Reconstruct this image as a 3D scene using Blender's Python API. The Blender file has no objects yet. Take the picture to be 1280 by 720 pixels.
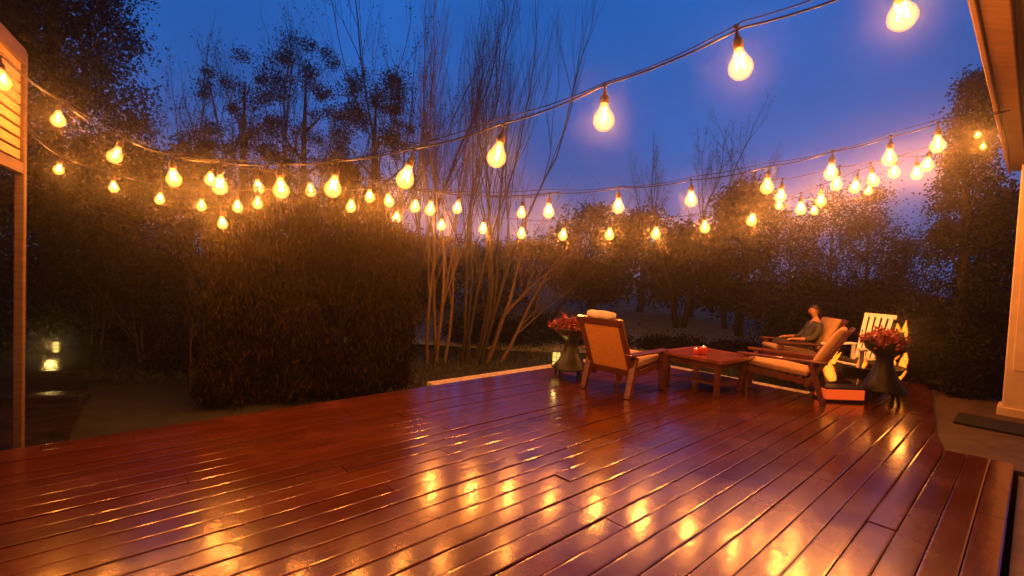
import bpy, bmesh, math, random
import numpy as np
from mathutils import Vector, Matrix
random.seed(11); rng = np.random.default_rng(5)
PI = math.pi
S = bpy.context.scene; C = S.collection
# ------------------------------------------------------------------ camera
F = 600.0; CAMH = 1.44; PITCH = math.radians(2.1); ROLL = math.radians(2.6)
Rm = Matrix.Rotation(PI/2 - PITCH, 3, 'X') @ Matrix.Rotation(ROLL, 3, 'Z')
cd = bpy.data.cameras.new('camera'); cam = bpy.data.objects.new('camera', cd); C.objects.link(cam)
cam.location = (0, 0, CAMH); cam.rotation_euler = Rm.to_euler()
cd.sensor_width = 36; cd.lens = 36*F/1280; cd.clip_end = 500; cd.clip_start = 0.02
S.camera = cam
def ray(px, py): return Rm @ Vector(((px-640)/F, -(py-360)/F, -1))
def P(px, py, Y):
    r = ray(px, py); return Vector((0, 0, CAMH)) + r*(Y/r.y)
def G(px, py, z=0.0):
    r = ray(px, py); return Vector((0, 0, CAMH)) + r*((z-CAMH)/r.z)
def hz(px): return 338 + .0454*(px-640)
def XY(px, Y): return P(px, hz(px)+40, Y).x
def HT(px, py, Y): return P(px, py, Y).z
TH = math.atan2(655, 600); D = Vector((math.sin(TH), math.cos(TH), 0)); N = Vector((math.cos(TH), -math.sin(TH), 0))
def uv(p): return p.dot(D), p.dot(N)
def W(u, v, z=0.0): return D*u + N*v + Vector((0, 0, z))
GZ = -0.35
# ------------------------------------------------------------------ materials
def mat(name, col=(.5,.5,.5), rough=.6, metal=0., spec=.5, var=0., scale=8., bump=0., bscale=30., coat=0., island=0., stretch=None, col2=None):
    m = bpy.data.materials.new(name); m.use_nodes = True; t = m.node_tree; b = t.nodes['Principled BSDF']
    b.inputs['Base Color'].default_value = (*col, 1); b.inputs['Roughness'].default_value = rough
    b.inputs['Metallic'].default_value = metal; b.inputs['Specular IOR Level'].default_value = spec
    b.inputs['Coat Weight'].default_value = coat; b.inputs['Coat Roughness'].default_value = .12
    tc = t.nodes.new('ShaderNodeTexCoord'); vec = tc.outputs['Object']
    if stretch:
        mp = t.nodes.new('ShaderNodeMapping'); mp.inputs['Scale'].default_value = stretch; t.links.new(vec, mp.inputs['Vector']); vec = mp.outputs['Vector']
    src = None
    c2 = col2 or tuple(c*(1-var) for c in col); c1 = tuple(min(1, c*(1+var*.6)) for c in col)
    if island > 0:
        g = t.nodes.new('ShaderNodeNewGeometry'); fac = g.outputs['Random Per Island']
    else:
        n = t.nodes.new('ShaderNodeTexNoise'); n.inputs['Scale'].default_value = scale; n.inputs['Detail'].default_value = 6
        t.links.new(vec, n.inputs['Vector']); fac = n.outputs['Fac']
    if var > 0 or col2:
        r = t.nodes.new('ShaderNodeValToRGB'); e = r.color_ramp.elements
        e[0].position = .3 if island <= 0 else 0; e[1].position = .7 if island <= 0 else 1
        e[0].color = (*c2, 1); e[1].color = (*c1, 1)
        t.links.new(fac, r.inputs['Fac']); t.links.new(r.outputs['Color'], b.inputs['Base Color'])
    if bump > 0:
        n2 = t.nodes.new('ShaderNodeTexNoise'); n2.inputs['Scale'].default_value = bscale; n2.inputs['Detail'].default_value = 5
        t.links.new(vec, n2.inputs['Vector'])
        bp = t.nodes.new('ShaderNodeBump'); bp.inputs['Strength'].default_value = bump; bp.inputs['Distance'].default_value = .02
        t.links.new(n2.outputs['Fac'], bp.inputs['Height']); t.links.new(bp.outputs['Normal'], b.inputs['Normal'])
    return m
def emis(name, col, strength, edge=None, sample=False):
    m = bpy.data.materials.new(name); m.use_nodes = True; t = m.node_tree
    for n in list(t.nodes): t.nodes.remove(n)
    o = t.nodes.new('ShaderNodeOutputMaterial'); e = t.nodes.new('ShaderNodeEmission'); e.inputs['Strength'].default_value = strength
    e.inputs['Color'].default_value = (*col, 1)
    if edge:
        lw = t.nodes.new('ShaderNodeLayerWeight'); lw.inputs['Blend'].default_value = .45
        r = t.nodes.new('ShaderNodeValToRGB'); r.color_ramp.elements[0].color = (*col, 1); r.color_ramp.elements[1].color = (*edge, 1)
        r.color_ramp.elements[0].position = .1; r.color_ramp.elements[1].position = .85
        t.links.new(lw.outputs['Facing'], r.inputs['Fac']); t.links.new(r.outputs['Color'], e.inputs['Color'])
    if sample:
        t.links.new(e.outputs[0], o.inputs['Surface'])
    else:      # clear glowing glass: the lamp inside it shines through
        tr = t.nodes.new('ShaderNodeBsdfTransparent'); tr.inputs['Color'].default_value = (.95, .9, .8, 1); a = t.nodes.new('ShaderNodeAddShader')
        t.links.new(e.outputs[0], a.inputs[0]); t.links.new(tr.outputs[0], a.inputs[1]); t.links.new(a.outputs[0], o.inputs['Surface'])
        m.cycles.emission_sampling = 'NONE'
    return m
def deck_mat():
    m = mat('wet_stained_deck_wood', (.24, .06, .03), .3)
    t = m.node_tree; b = t.nodes['Principled BSDF']; L = t.links.new; b.inputs['Specular Tint'].default_value = (1, .82, .66, 1)
    tc = t.nodes.new('ShaderNodeTexCoord'); mp = t.nodes.new('ShaderNodeMapping'); mp.inputs['Scale'].default_value = (1.2, 26, 8)
    L(tc.outputs['Object'], mp.inputs['Vector'])
    gr = t.nodes.new('ShaderNodeTexNoise'); gr.inputs['Scale'].default_value = 3; gr.inputs['Detail'].default_value = 8; gr.inputs['Distortion'].default_value = .6
    L(mp.outputs['Vector'], gr.inputs['Vector'])
    g = t.nodes.new('ShaderNodeNewGeometry')
    r = t.nodes.new('ShaderNodeValToRGB'); e = r.color_ramp.elements; e[0].position = .3; e[0].color = (.050, .0105, .0038, 1); e[1].position = .72; e[1].color = (.105, .0255, .0088, 1)
    L(gr.outputs['Fac'], r.inputs['Fac'])
    hs = t.nodes.new('ShaderNodeHueSaturation'); mr = t.nodes.new('ShaderNodeMapRange'); mr.inputs['To Min'].default_value = .78; mr.inputs['To Max'].default_value = 1.15
    L(g.outputs['Random Per Island'], mr.inputs['Value']); L(mr.outputs['Result'], hs.inputs['Value']); L(r.outputs['Color'], hs.inputs['Color'])
    # worn, paler foot-traffic patches
    wn = t.nodes.new('ShaderNodeTexNoise'); wn.inputs['Scale'].default_value = 2.2; wn.inputs['Detail'].default_value = 9; wn.inputs['Roughness'].default_value = .65
    L(tc.outputs['Object'], wn.inputs['Vector'])
    wr = t.nodes.new('ShaderNodeMapRange'); wr.inputs['From Min'].default_value = .55; wr.inputs['From Max'].default_value = .75; wr.inputs['To Max'].default_value = .8
    L(wn.outputs['Fac'], wr.inputs['Value'])
    mx = t.nodes.new('ShaderNodeMix'); mx.data_type = 'RGBA'; mx.inputs[7].default_value = (.15, .045, .016, 1)
    L(wr.outputs['Result'], mx.inputs[0]); L(hs.outputs['Color'], mx.inputs[6]); L(mx.outputs[2], b.inputs['Base Color'])
    # wet film: roughness in patches
    pn = t.nodes.new('ShaderNodeTexNoise'); pn.inputs['Scale'].default_value = 1.7; pn.inputs['Detail'].default_value = 7
    L(tc.outputs['Object'], pn.inputs['Vector'])
    pr = t.nodes.new('ShaderNodeMapRange'); pr.inputs['From Min'].default_value = .35; pr.inputs['From Max'].default_value = .65; pr.inputs['To Min'].default_value = .17; pr.inputs['To Max'].default_value = .30
    L(pn.outputs['Fac'], pr.inputs['Value']); L(pr.outputs['Result'], b.inputs['Roughness'])
    b.inputs['Coat Weight'].default_value = .75; b.inputs['Coat Roughness'].default_value = .15; b.inputs['Specular IOR Level'].default_value = .33; b.inputs['Coat IOR'].default_value = 1.5
    bn = t.nodes.new('ShaderNodeTexNoise'); bn.inputs['Scale'].default_value = 9; bn.inputs['Detail'].default_value = 6
    L(tc.outputs['Object'], bn.inputs['Vector'])
    bp = t.nodes.new('ShaderNodeBump'); bp.inputs['Strength'].default_value = .2; bp.inputs['Distance'].default_value = .006
    L(bn.outputs['Fac'], bp.inputs['Height'])
    bp2 = t.nodes.new('ShaderNodeBump'); bp2.inputs['Strength'].default_value = .12; bp2.inputs['Distance'].default_value = .003
    L(gr.outputs['Fac'], bp2.inputs['Height']); L(bp.outputs['Normal'], bp2.inputs['Normal'])
    L(bp2.outputs['Normal'], b.inputs['Normal']); L(bp.outputs['Normal'], b.inputs['Coat Normal'])
    return m
M = dict(
    deck=deck_mat(),
    soil=mat('garden_ground', (.016, .016, .010), .85, var=.5, scale=4, bump=.8, bscale=25),
    path=mat('wet_path', (.025, .018, .013), .25, var=.5, scale=6, bump=.6, bscale=14),
    stone=mat('pale_stone', (.42, .36, .28), .5, var=.3, scale=12, bump=.3),
    paving=mat('patio_concrete', (.20, .15, .11), .6, var=.35, scale=5, bump=.3, bscale=40),
    soilbed=mat('black_mat', (.006, .005, .005), .9, var=.4, scale=60, bump=1, bscale=150),
    white=mat('painted_trim', (.55, .42, .30), .5, var=.12, scale=5, bump=.1, bscale=20),
    soffit=mat('stained_soffit', (.16, .07, .035), .5, var=.3, scale=4, stretch=(1, 12, 1)),
    pergola=mat('pergola_wood', (.13, .075, .035), .6, var=.4, scale=5, stretch=(1, 1, 9), bump=.2),
    slat=mat('lit_slat_wood', (.50, .30, .13), .55, var=.3, scale=5, stretch=(6, 1, 9), bump=.2),  # paler copy of the pergola wood: bulb glow on the panel put into colour
    eave=mat('stained_eave', (.20, .095, .04), .5, var=.3, scale=4, stretch=(1, 12, 1)),
    teak=mat('teak', (.12, .032, .014), .3, var=.45, scale=6, stretch=(1, 1, 8), bump=.15, coat=.3),
    canvas=mat('canvas', (.62, .30, .07), .8, var=.15, scale=30, bump=.2, bscale=200),
    cushion=mat('cushion', (.42, .26, .15), .85, var=.12, scale=10, bump=.15, bscale=90),
    pillow=mat('white_pillow', (.78, .72, .68), .85, var=.06, scale=9, bump=.15),
    whitewood=mat('white_painted_wood', (.82, .80, .84), .5, var=.1, scale=8),
    iron=mat('dark_iron', (.018, .013, .012), .45, metal=.4, var=.4, scale=12, bump=.2),
    redleaf=mat('red_leaves', (.30, .035, .02), .5, island=1, var=.6),
    socket=mat('socket', (.03, .014, .009), .45, var=.2),
    cable=mat('cable', (.02, .016, .014), .35),
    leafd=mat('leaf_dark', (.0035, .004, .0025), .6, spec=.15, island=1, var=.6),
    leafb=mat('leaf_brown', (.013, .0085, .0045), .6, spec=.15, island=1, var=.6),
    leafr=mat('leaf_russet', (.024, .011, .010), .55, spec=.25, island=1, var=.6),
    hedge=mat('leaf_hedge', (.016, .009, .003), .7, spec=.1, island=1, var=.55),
    bark=mat('bark_dark', (.018, .013, .010), .8, var=.4, scale=9, bump=.6, stretch=(1, 1, .3)),
    barkp=mat('bark_pale', (.09, .058, .038), .7, var=.4, scale=9, bump=.5, stretch=(1, 1, .3)),
    skin=mat('skin', (.48, .24, .16), .5, var=.08), hair=mat('hair', (.02, .012, .008), .5, var=.3, scale=60),
    shirt=mat('shirt', (.05, .048, .05), .8, var=.15, scale=8, bump=.3), trousers=mat('trousers', (.035, .03, .05), .8, var=.2, scale=8, bump=.3),
    glassred=mat('red_glass', (.55, .06, .04), .15, coat=.5),
    ember=emis('ember_glow', (1, .10, .012), .95, edge=(.5, .03, .005), sample=True),
    flame=emis('flame', (1, .36, .025), 1.7, edge=(1, .08, .003), sample=True),
    candle=emis('candle_flame', (1, .55, .2), 6, sample=True),
    bulb=emis('bulb_glass', (1.0, .60, .15), .72, edge=(.85, .25, .015)),
    filament=emis('filament', (1, .82, .5), 6, sample=True),
    lantern=emis('lantern_glow', (1, .68, .16), 1.2, edge=(1, .4, .05), sample=True),
)
M['filament'].cycles.emission_sampling = 'NONE'
# ------------------------------------------------------------------ helpers
def tag(o, label=None, cat=None, group=None, kind=None):
    if label: o['label'] = label
    if cat: o['category'] = cat
    if group: o['group'] = group
    if kind: o['kind'] = kind
    return o
def empty(name, loc=(0, 0, 0), rz=0):
    o = bpy.data.objects.new(name, None); C.objects.link(o); o.location = loc; o.rotation_euler = (0, 0, rz); o.empty_display_size = .1
    return o
def kids(o): return [c for c in KID.get(o.name, [])]
KID = {}
def adopt(o, parent):
    if parent is not None:
        o.parent = parent; KID.setdefault(parent.name, []).append(o)
def copy_tree(o, parent=None):
    c = o.copy(); C.objects.link(c)
    if parent is not None: adopt(c, parent)
    for ch in kids(o): copy_tree(ch, c)
    return c
class MB:
    def __init__(s): s.v = []; s.f = []; s.smooth = []
    def add(s, vs, fs, sm=False):
        k = len(s.v); s.v += [tuple(v) for v in vs]; s.f += [tuple(i+k for i in f) for f in fs]; s.smooth += [sm]*len(fs); return s
    def hexa(s, p):
        return s.add(p, [(0, 3, 2, 1), (4, 5, 6, 7), (0, 1, 5, 4), (1, 2, 6, 5), (2, 3, 7, 6), (3, 0, 4, 7)])
    def box(s, c, d, rot=None):
        hx, hy, hz_ = d[0]/2, d[1]/2, d[2]/2
        p = [Vector(q) for q in ((-hx,-hy,-hz_),(hx,-hy,-hz_),(hx,hy,-hz_),(-hx,hy,-hz_),(-hx,-hy,hz_),(hx,-hy,hz_),(hx,hy,hz_),(-hx,hy,hz_))]
        if rot is not None: p = [rot @ q for q in p]
        c = Vector(c); return s.hexa([c+q for q in p])
    def bar(s, a, b, w, h=None, up=Vector((0, 0, 1))):
        h = h or w; a = Vector(a); b = Vector(b); t = (b-a).normalized()
        if abs(t.dot(up)) > .95: up = Vector((1, 0, 0))
        x = t.cross(up).normalized(); y = x.cross(t)
        q = [(-x*w/2-y*h/2), (x*w/2-y*h/2), (x*w/2+y*h/2), (-x*w/2+y*h/2)]
        return s.hexa([a+k for k in q]+[b+k for k in q])
    def tube(s, pts, rad, n=6, cap=True):
        pts = [Vector(p) for p in pts]; k = len(pts)
        if not isinstance(rad, (list, tuple)): rad = [rad]*k
        vs = []; fs = []; ref = Vector((.13, .07, 1))
        for i, p in enumerate(pts):
            t = (pts[min(i+1, k-1)]-pts[max(i-1, 0)])
            t = t.normalized() if t.length > 1e-9 else Vector((0, 0, 1))
            r = ref if abs(t.dot(ref.normalized())) < .93 else Vector((1, .1, 0))
            x = t.cross(r).normalized(); y = t.cross(x)
            for j in range(n):
                a = 2*PI*j/n; vs.append(p+(x*math.cos(a)+y*math.sin(a))*rad[i])
        for i in range(k-1):
            for j in range(n):
                fs.append((i*n+j, i*n+(j+1) % n, (i+1)*n+(j+1) % n, (i+1)*n+j))
        if cap: fs.append(tuple(range(n))[::-1]); fs.append(tuple((k-1)*n+j for j in range(n)))
        return s.add(vs, fs, True)
    def lathe(s, prof, n=20, c=(0, 0, 0)):
        vs = []; fs = []
        for r, z in prof:
            for j in range(n):
                a = 2*PI*j/n; vs.append((c[0]+r*math.cos(a), c[1]+r*math.sin(a), c[2]+z))
        for i in range(len(prof)-1):
            for j in range(n): fs.append((i*n+j, i*n+(j+1) % n, (i+1)*n+(j+1) % n, (i+1)*n+j))
        fs.append(tuple(range(n))[::-1]); fs.append(tuple((len(prof)-1)*n+j for j in range(n)))
        return s.add(vs, fs, True)
    def build(s, name, m, parent=None, bevel=0, loc=None, subsurf=0):
        me = bpy.data.meshes.new(name); me.from_pydata(s.v, [], s.f); me.update()
        me.polygons.foreach_set('use_smooth', s.smooth if len(s.smooth) == len(me.polygons) else [False]*len(me.polygons))
        me.materials.append(m)
        o = bpy.data.objects.new(name, me); C.objects.link(o); adopt(o, parent)
        if loc: o.location = loc
        if bevel:
            b = o.modifiers.new('bevel', 'BEVEL'); b.width = bevel; b.segments = 2; b.limit_method = 'ANGLE'
        if subsurf:
            b = o.modifiers.new('sub', 'SUBSURF'); b.levels = subsurf; b.render_levels = subsurf
        return o
def leaves(name, pts, size, m, parent, aspect=.5, droop=0., jit=.35):
    n = len(pts); pts = np.asarray(pts)
    a = rng.normal(size=(n, 3)); a[:, 2] -= droop; a /= np.linalg.norm(a, axis=1)[:, None]
    b = rng.normal(size=(n, 3)); b -= (b*a).sum(1)[:, None]*a; b /= np.linalg.norm(b, axis=1)[:, None]
    sz = size*(1+rng.uniform(-jit, jit, n))[:, None]
    A = a*sz*.5; B = b*sz*.5*aspect
    v = np.stack([pts-A, pts+B*1., pts+A, pts-B*1.], 1).reshape(-1, 3)
    me = bpy.data.meshes.new(name); me.vertices.add(4*n); me.vertices.foreach_set('co', v.astype(np.float32).ravel())
    me.loops.add(4*n); me.loops.foreach_set('vertex_index', np.arange(4*n, dtype=np.int32))
    me.polygons.add(n); me.polygons.foreach_set('loop_start', np.arange(0, 4*n, 4, dtype=np.int32)); me.update(calc_edges=True); me.validate()
    me.materials.append(m); o = bpy.data.objects.new(name, me); C.objects.link(o); adopt(o, parent); return o
# ------------------------------------------------------------------ ground, deck, paving
def sheet(name, pts, z, m, kind='structure', th=0):
    mb = MB(); k = len(pts)
    if th:
        mb.add([(p[0], p[1], z) for p in pts]+[(p[0], p[1], z-th) for p in pts],
               [tuple(range(k)), tuple(range(k, 2*k))[::-1]]+[(i, i+k, (i+1) % k+k, (i+1) % k) for i in range(k)])
    else: mb.add([(p[0], p[1], z) for p in pts], [tuple(range(k))])
    o = mb.build(name, m)
    if kind: o['kind'] = kind
    return o
def ground():
    mb = MB(); n = 90; vs = []; fs = []
    for j in range(n+1):
        for i in range(n+1):
            x = -44+88*i/n; y = -10+70*j/n
            z = GZ+.05*math.sin(x*.9+y*.4)*math.cos(y*.7)+.03*math.sin(x*2.3+1)+(max(0, y-26)*.05 if y > 26 else 0)
            vs.append((x, y, z-.03))
    for j in range(n):
        for i in range(n): a = j*(n+1)+i; fs.append((a, a+1, a+n+2, a+n+1))
    mb.add(vs, fs, True); o = mb.build('garden_ground', M['soil']); o['kind'] = 'structure'
ground()
uL, vL = uv(G(300, 518)); uB, vB = uv(G(930, 477)); uJ, vJ = uv(G(1010, 490)); u2, v2 = uv(G(1163, 482))
uC, vC = uv(G(1172, 560)); uR, vR = uv(G(1268, 580))
prof = [(vL-1, uB), (vJ, uB), (vJ+.01, u2), (v2, u2), (vC, uC), (vR+.2, uR)]
def uend(v):
    for (a, ua), (b, ub) in zip(prof, prof[1:]):
        if a <= v <= b: return ua+(ub-ua)*(v-a)/(b-a)
    return prof[-1][1]
PITCHB = .147; GAP = .0045
mb = MB(); v = vL; U0 = -3.6; fr = MB()
k = 0
while v < vR-.02:
    v1 = min(v+PITCHB-GAP, vR)
    ua, ub = uend(v), uend(v1)
    if abs(v-vJ) < PITCHB: ub = ua = min(ua, ub)
    cuts = []
    u = U0+random.uniform(.5, 7)
    while u < min(ua, ub)-.6: cuts.append(u); u += random.uniform(4.2, 7)
    segs = [U0]+cuts
    for i, s0 in enumerate(segs):
        e0 = e1 = (segs[i+1]-.006) if i+1 < len(segs) else None
        if e0 is None: e0, e1 = ua, ub
        tl = random.gauss(0, .0045); hgt = random.gauss(0, .0012); w = (v1-v)
        # board as a long slab with a softly crowned top and rounded edges
        px = [0, .001, .010, w*.5, w-.010, w-.001, w]; pz = [-.028, -.0012, -.0001, 0, -.0001, -.0012, -.028]
        m_ = max(2, int((e0-s0)/.35)); vs = []; fs = []
        bow = random.gauss(0, .002); ph = random.uniform(0, 6)
        tw = [random.gauss(0, .0015) for _ in range(m_+1)]
        for a in range(m_+1):
            tt = a/m_
            for x_, z_ in zip(px, pz):
                ue = e0+(e1-e0)*x_/w
                vs.append(W(s0+(ue-s0)*tt, v+x_, z_+hgt+(tl+tw[a])*(x_-w/2)+bow*math.sin(ph+tt*5)))
        q = len(px)
        for a in range(m_):
            for c in range(q-1): fs.append((a*q+c, a*q+c+1, (a+1)*q+c+1, (a+1)*q+c))
        fs.append(tuple(range(q))); fs.append(tuple(m_*q+c for c in range(q))[::-1])
        mb.add([(Vector((p.dot(D), p.dot(N), p.z))) for p in vs], fs, False)
    v += PITCHB; k += 1
deck = mb.build('deck', M['deck']); deck['kind'] = 'structure'
# the mesh is written in board axes (x along the boards); the object turns it into place
deck.matrix_world = Matrix(((D.x, N.x, 0, 0), (D.y, N.y, 0, 0), (0, 0, 1, 0), (0, 0, 0, 1)))
deck.data.flip_normals()
# dark joist plate and skirt under the boards
mb = MB()
poly = [W(U0, vL+.02), W(U0, vR-.02), W(uR-.02, vR-.02), W(uC-.03, vC), W(u2-.03, v2-.03), W(u2-.03, vJ+.18), W(uB-.03, vJ+.1), W(uB-.03, vL+.02)]
sheet('deck_frame', poly, -.04, M['iron'], th=.34)
# pale stone step edging round the far corner
ea, _ = uv(G(552, 481))
mb = MB()
for a, b in (((ea, vL-.30), (uB+.33, vL-.30)),):
    n = 5
    for i in range(n):
        x0 = a[0]+(b[0]-a[0])*i/n; x1 = a[0]+(b[0]-a[0])*(i+1)/n-.008
        mb.hexa([W(x0, vL-.30, -.2), W(x1, vL-.30, -.2), W(x1, vL-.015, -.2), W(x0, vL-.015, -.2), W(x0, vL-.30, -.03), W(x1, vL-.30, -.03), W(x1, vL-.015, -.03), W(x0, vL-.015, -.03)])
L_ = vJ-vL
for i in range(8):
    y0 = vL-.01+L_*i/8; y1 = vL-.01+L_*(i+1)/8-.008
    mb.hexa([W(uB+.015, y0, -.2), W(uB+.33, y0, -.2), W(uB+.33, y1, -.2), W(uB+.015, y1, -.2), W(uB+.015, y0, -.03), W(uB+.33, y0, -.03), W(uB+.33, y1, -.03), W(uB+.015, y1, -.03)])
o = mb.build('stone_step', M['stone'], bevel=.01); o['kind'] = 'structure'
# patio right of the deck
mb = MB(); z0, z1 = -.45, -.10
mb.hexa([W(U0, vR+.03, z0), W(u2+1.5, vR+.03, z0), W(u2+1.5, vR+4, z0), W(U0, vR+4, z0), W(U0, vR+.03, z1), W(u2+1.5, vR+.03, z1), W(u2+1.5, vR+4, z1), W(U0, vR+4, z1)])
o = mb.build('patio', M['paving']); o['kind'] = 'structure'
mb = MB(); z1 = -.06
M['pathbrown'] = mat('brown_path', (.07, .04, .022), .6, var=.5, scale=6, bump=.5, bscale=30)
mb.add([W(uR+.03, vR+.9, z1), W(uR+.03, vC-.03, z1), W(uC+.04, vC-.06, z1), W(u2+.03, v2+.01, z1), W(u2+.03, v2+1.6, z1)]+
       [W(uR+.03, vR+.9, -.4), W(uR+.03, vC-.03, -.4), W(uC+.04, vC-.06, -.4), W(u2+.03, v2+.01, -.4), W(u2+.03, v2+1.6, -.4)],
       [(0, 1, 2, 3, 4)[::-1], (5, 6, 7, 8, 9)]+[(i, (i+1) % 5, (i+1) % 5+5, i+5) for i in range(5)])
o = mb.build('garden_path', M['pathbrown']); o['kind'] = 'structure'
mb = MB(); vs = []; fs = []; nx, ny = 40, 24
for j in range(ny+1):
    for i in range(nx+1):
        x = -4+20*i/nx; y = 10.5+19*j/ny
        vs.append((x, y, GZ+.05+.03*math.sin(x*1.3+y)+(.075*(y-14.5) if y > 14.5 else 0)))
for j in range(ny):
    for i in range(nx): a = j*(nx+1)+i; fs.append((a, a+1, a+nx+2, a+nx+1))
mb.add(vs, fs, True); o = mb.build('lawn', mat('lawn_grass', (.40, .44, .24), .8, var=.35, scale=3, bump=.8, bscale=60)); o['kind'] = 'structure'
# wet path at the far left
def strip(name, cl, w, z, m):
    mb = MB(); vs = []; fs = []
    for i, p in enumerate(cl):
        t = (cl[min(i+1, len(cl)-1)]-cl[max(i-1, 0)]).normalized(); x = Vector((t.y, -t.x, 0))
        vs += [p-x*w/2+Vector((0, 0, z)), p+x*w/2+Vector((0, 0, z))]
        if i: fs.append((2*i-2, 2*i-1, 2*i+1, 2*i))
    mb.add(vs, fs); o = mb.build(name, m); o['kind'] = 'structure'
cl = []
for px, py in ((-60, 640), (-10, 560), (30, 510), (52, 475), (66, 450), (76, 432), (84, 420)):
    g_ = G(px, py, GZ+.05); cl.append(Vector((g_.x, g_.y, 0)))
strip('side_path', cl, 1.0, GZ+.09, M['path'])
for i, (px, py) in enumerate(((58, 468), (40, 500))):     # wet stepping edges
    g_ = G(px, py, GZ+.1)
    mb = MB(); mb.box((0, 0, .02), (1.0, .22, .1)); o = mb.build('step', M['path'], bevel=.02, loc=(g_.x, g_.y, GZ+.1)); o.rotation_euler = (0, 0, .3); o['kind'] = 'structure'
# ------------------------------------------------------------------ house edge, post, mat
pb = G(1251, 522, -.10); up, vp = uv(pb)
ps = .34
root = empty('porch_post', W(up+ps/2, vp+ps/2, -.10)); ang = -TH; root.rotation_euler = (0, 0, PI/2-TH)
tag(root, 'broad pale painted porch post standing at the right edge beside the black mat', 'post')
HB = HT(1272, 205, pb.y)
mb = MB(); mb.box((0, 0, (HB+.1)/2), (ps, ps, HB+.1)); mb.build('shaft', M['white'], root, bevel=.012)
mb = MB(); mb.box((0, 0, .07), (ps+.08, ps+.08, .14)); mb.build('base', M['white'], root, bevel=.012)
mb = MB()
for sx, sy, a, b in ((0, -1, ps*.6, .01), (-1, 0, .01, ps*.6)):
    mb.box((sx*(ps/2+.005), sy*(ps/2+.005), HB*.55), (a, b, HB*.7))
mb.build('recessed_panel', M['white'], root, bevel=.003)
# eave: find beam height whose lower outer edge runs through (1213,0)
best = None
for i in range(400):
    vv = vp-.5+i*.004
    # line: points W(u, vv, H) ; at the post end it must pass (1264,232)
    r = ray(1264, 232); # solve u,H with fixed v
    s_ = vv/(r.x*N.x+r.y*N.y); pnt = Vector((0, 0, CAMH))+r*s_
    q = ray(1213, 0); s2 = vv/(q.x*N.x+q.y*N.y); p2 = Vector((0, 0, CAMH))+q*s2
    e_ = abs(pnt.z-p2.z)
    if best is None or abs(pnt.z-(HB+.02)) < best[0]: best = (abs(pnt.z-(HB+.02)), vv, pnt.z, p2.z)
vb, Hb = best[1], HB+.1
root = empty('porch_roof', W(1.0, vb, Hb))
tag(root, 'wooden porch eave with warm lit soffit above the pale post at upper right', 'porch roof')
def loc(p): return p-W(1.0, vb, Hb)
def wbox(mb, u0, u1, v0, v1, z0, z1): mb.hexa([loc(W(u0, v0, z0)), loc(W(u1, v0, z0)), loc(W(u1, v1, z0)), loc(W(u0, v1, z0)), loc(W(u0, v0, z1)), loc(W(u1, v0, z1)), loc(W(u1, v1, z1)), loc(W(u0, v1, z1))])
uE = up+ps+.35
mb = MB(); wbox(mb, -3, uE, vb, vb+.03, Hb-.09, Hb+.24); mb.build('fascia', M['eave'], root, bevel=.006)
mb = MB(); wbox(mb, -3, uE, vb-.035, vb-.003, Hb+.15, Hb+.25); mb.build('gutter', M['eave'], root, bevel=.03)
mb = MB()
for i in range(12): wbox(mb, -2.2+i*.62, -2.175+i*.62, vb-.043, vb-.036, Hb+.14, Hb+.255)
mb.build('gutter_bracket_row', M['iron'], root)
mb = MB()
for i in range(14): wbox(mb, -3, uE, vb+.033+i*.13, vb+.033+i*.13+.122, Hb+.02, Hb+.045)
mb.build('soffit', M['soffit'], root)
mb = MB(); wbox(mb, -3, uE, vb+.035, vb+.16, Hb-.06, Hb+.017); mb.build('trim', M['eave'], root, bevel=.01)
mb = MB(); wbox(mb, -3, uE, vb-.05, vb+3, Hb+.26, Hb+.32); mb.build('roof', M['iron'], root)
g1 = G(1216, 548, -.10); um, vm = uv(g1)
root = MB(); root.box((0, 0, 0), (.62, .95, .022)); o = root.build('doormat', M['soilbed'], bevel=.008)
g2 = G(1256, 541, -.10); o.location = (g2.x+.1, g2.y, -.045); o.rotation_euler = (0, 0, PI/2-TH)
tag(o, 'black rectangular doormat lying on the concrete in front of the porch post', 'doormat')
# ------------------------------------------------------------------ pergola at the left
pp = P(26, 190, 3.95); base = Vector((pp.x, 3.95, GZ))
pt = HT(34, 72, 3.95)
root = empty('pergola', base); tag(root, 'wooden pergola corner with slatted upper panel at the far left edge', 'pergola')
mb = MB(); mb.box((0, 0, (pt-GZ+.05)/2), (.062, .062, pt-GZ+.05), Matrix.Rotation(.55, 3, 'Z')); mb.build('post', M['pergola'], root, bevel=.008)
wd = Vector((.62, -1, 0)).normalized()
mb = MB(); mb.bar(Vector((0, 0, pt-GZ)), wd*2.6+Vector((0, 0, pt-GZ)), .06, .13); mb.build('beam', M['pergola'], root, bevel=.006)
lo = HT(22, 195, 3.95)-GZ; hi = pt-GZ-.09
mb = MB(); k = 9
for i in range(k):
    z = lo+(hi-lo)*i/(k-1)
    mb.bar(wd*.06+Vector((0, 0, z)), wd*2.6+Vector((0, 0, z)), .02, (hi-lo)/(k-1)-.022)
mb.build('slat_panel', M['slat'], root)
mb = MB(); mb.bar(Vector((0, 0, lo-.1)), wd*2.6+Vector((0, 0, lo-.1)), .05, .09); mb.build('rail', M['pergola'], root, bevel=.005)
mb = MB()
q = [Vector((-.06, -.01, pt-GZ+.07)), wd*2.6+Vector((0, 0, pt-GZ+.07))]
for i in range(6):
    c = q[0].lerp(q[1], (i+.3)/6); mb.bar(c+Vector((-1.6, -.9, 0)), c+Vector((.02, .012, 0)), .05, .12)
mb.build('rafter', M['pergola'], root)
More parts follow.
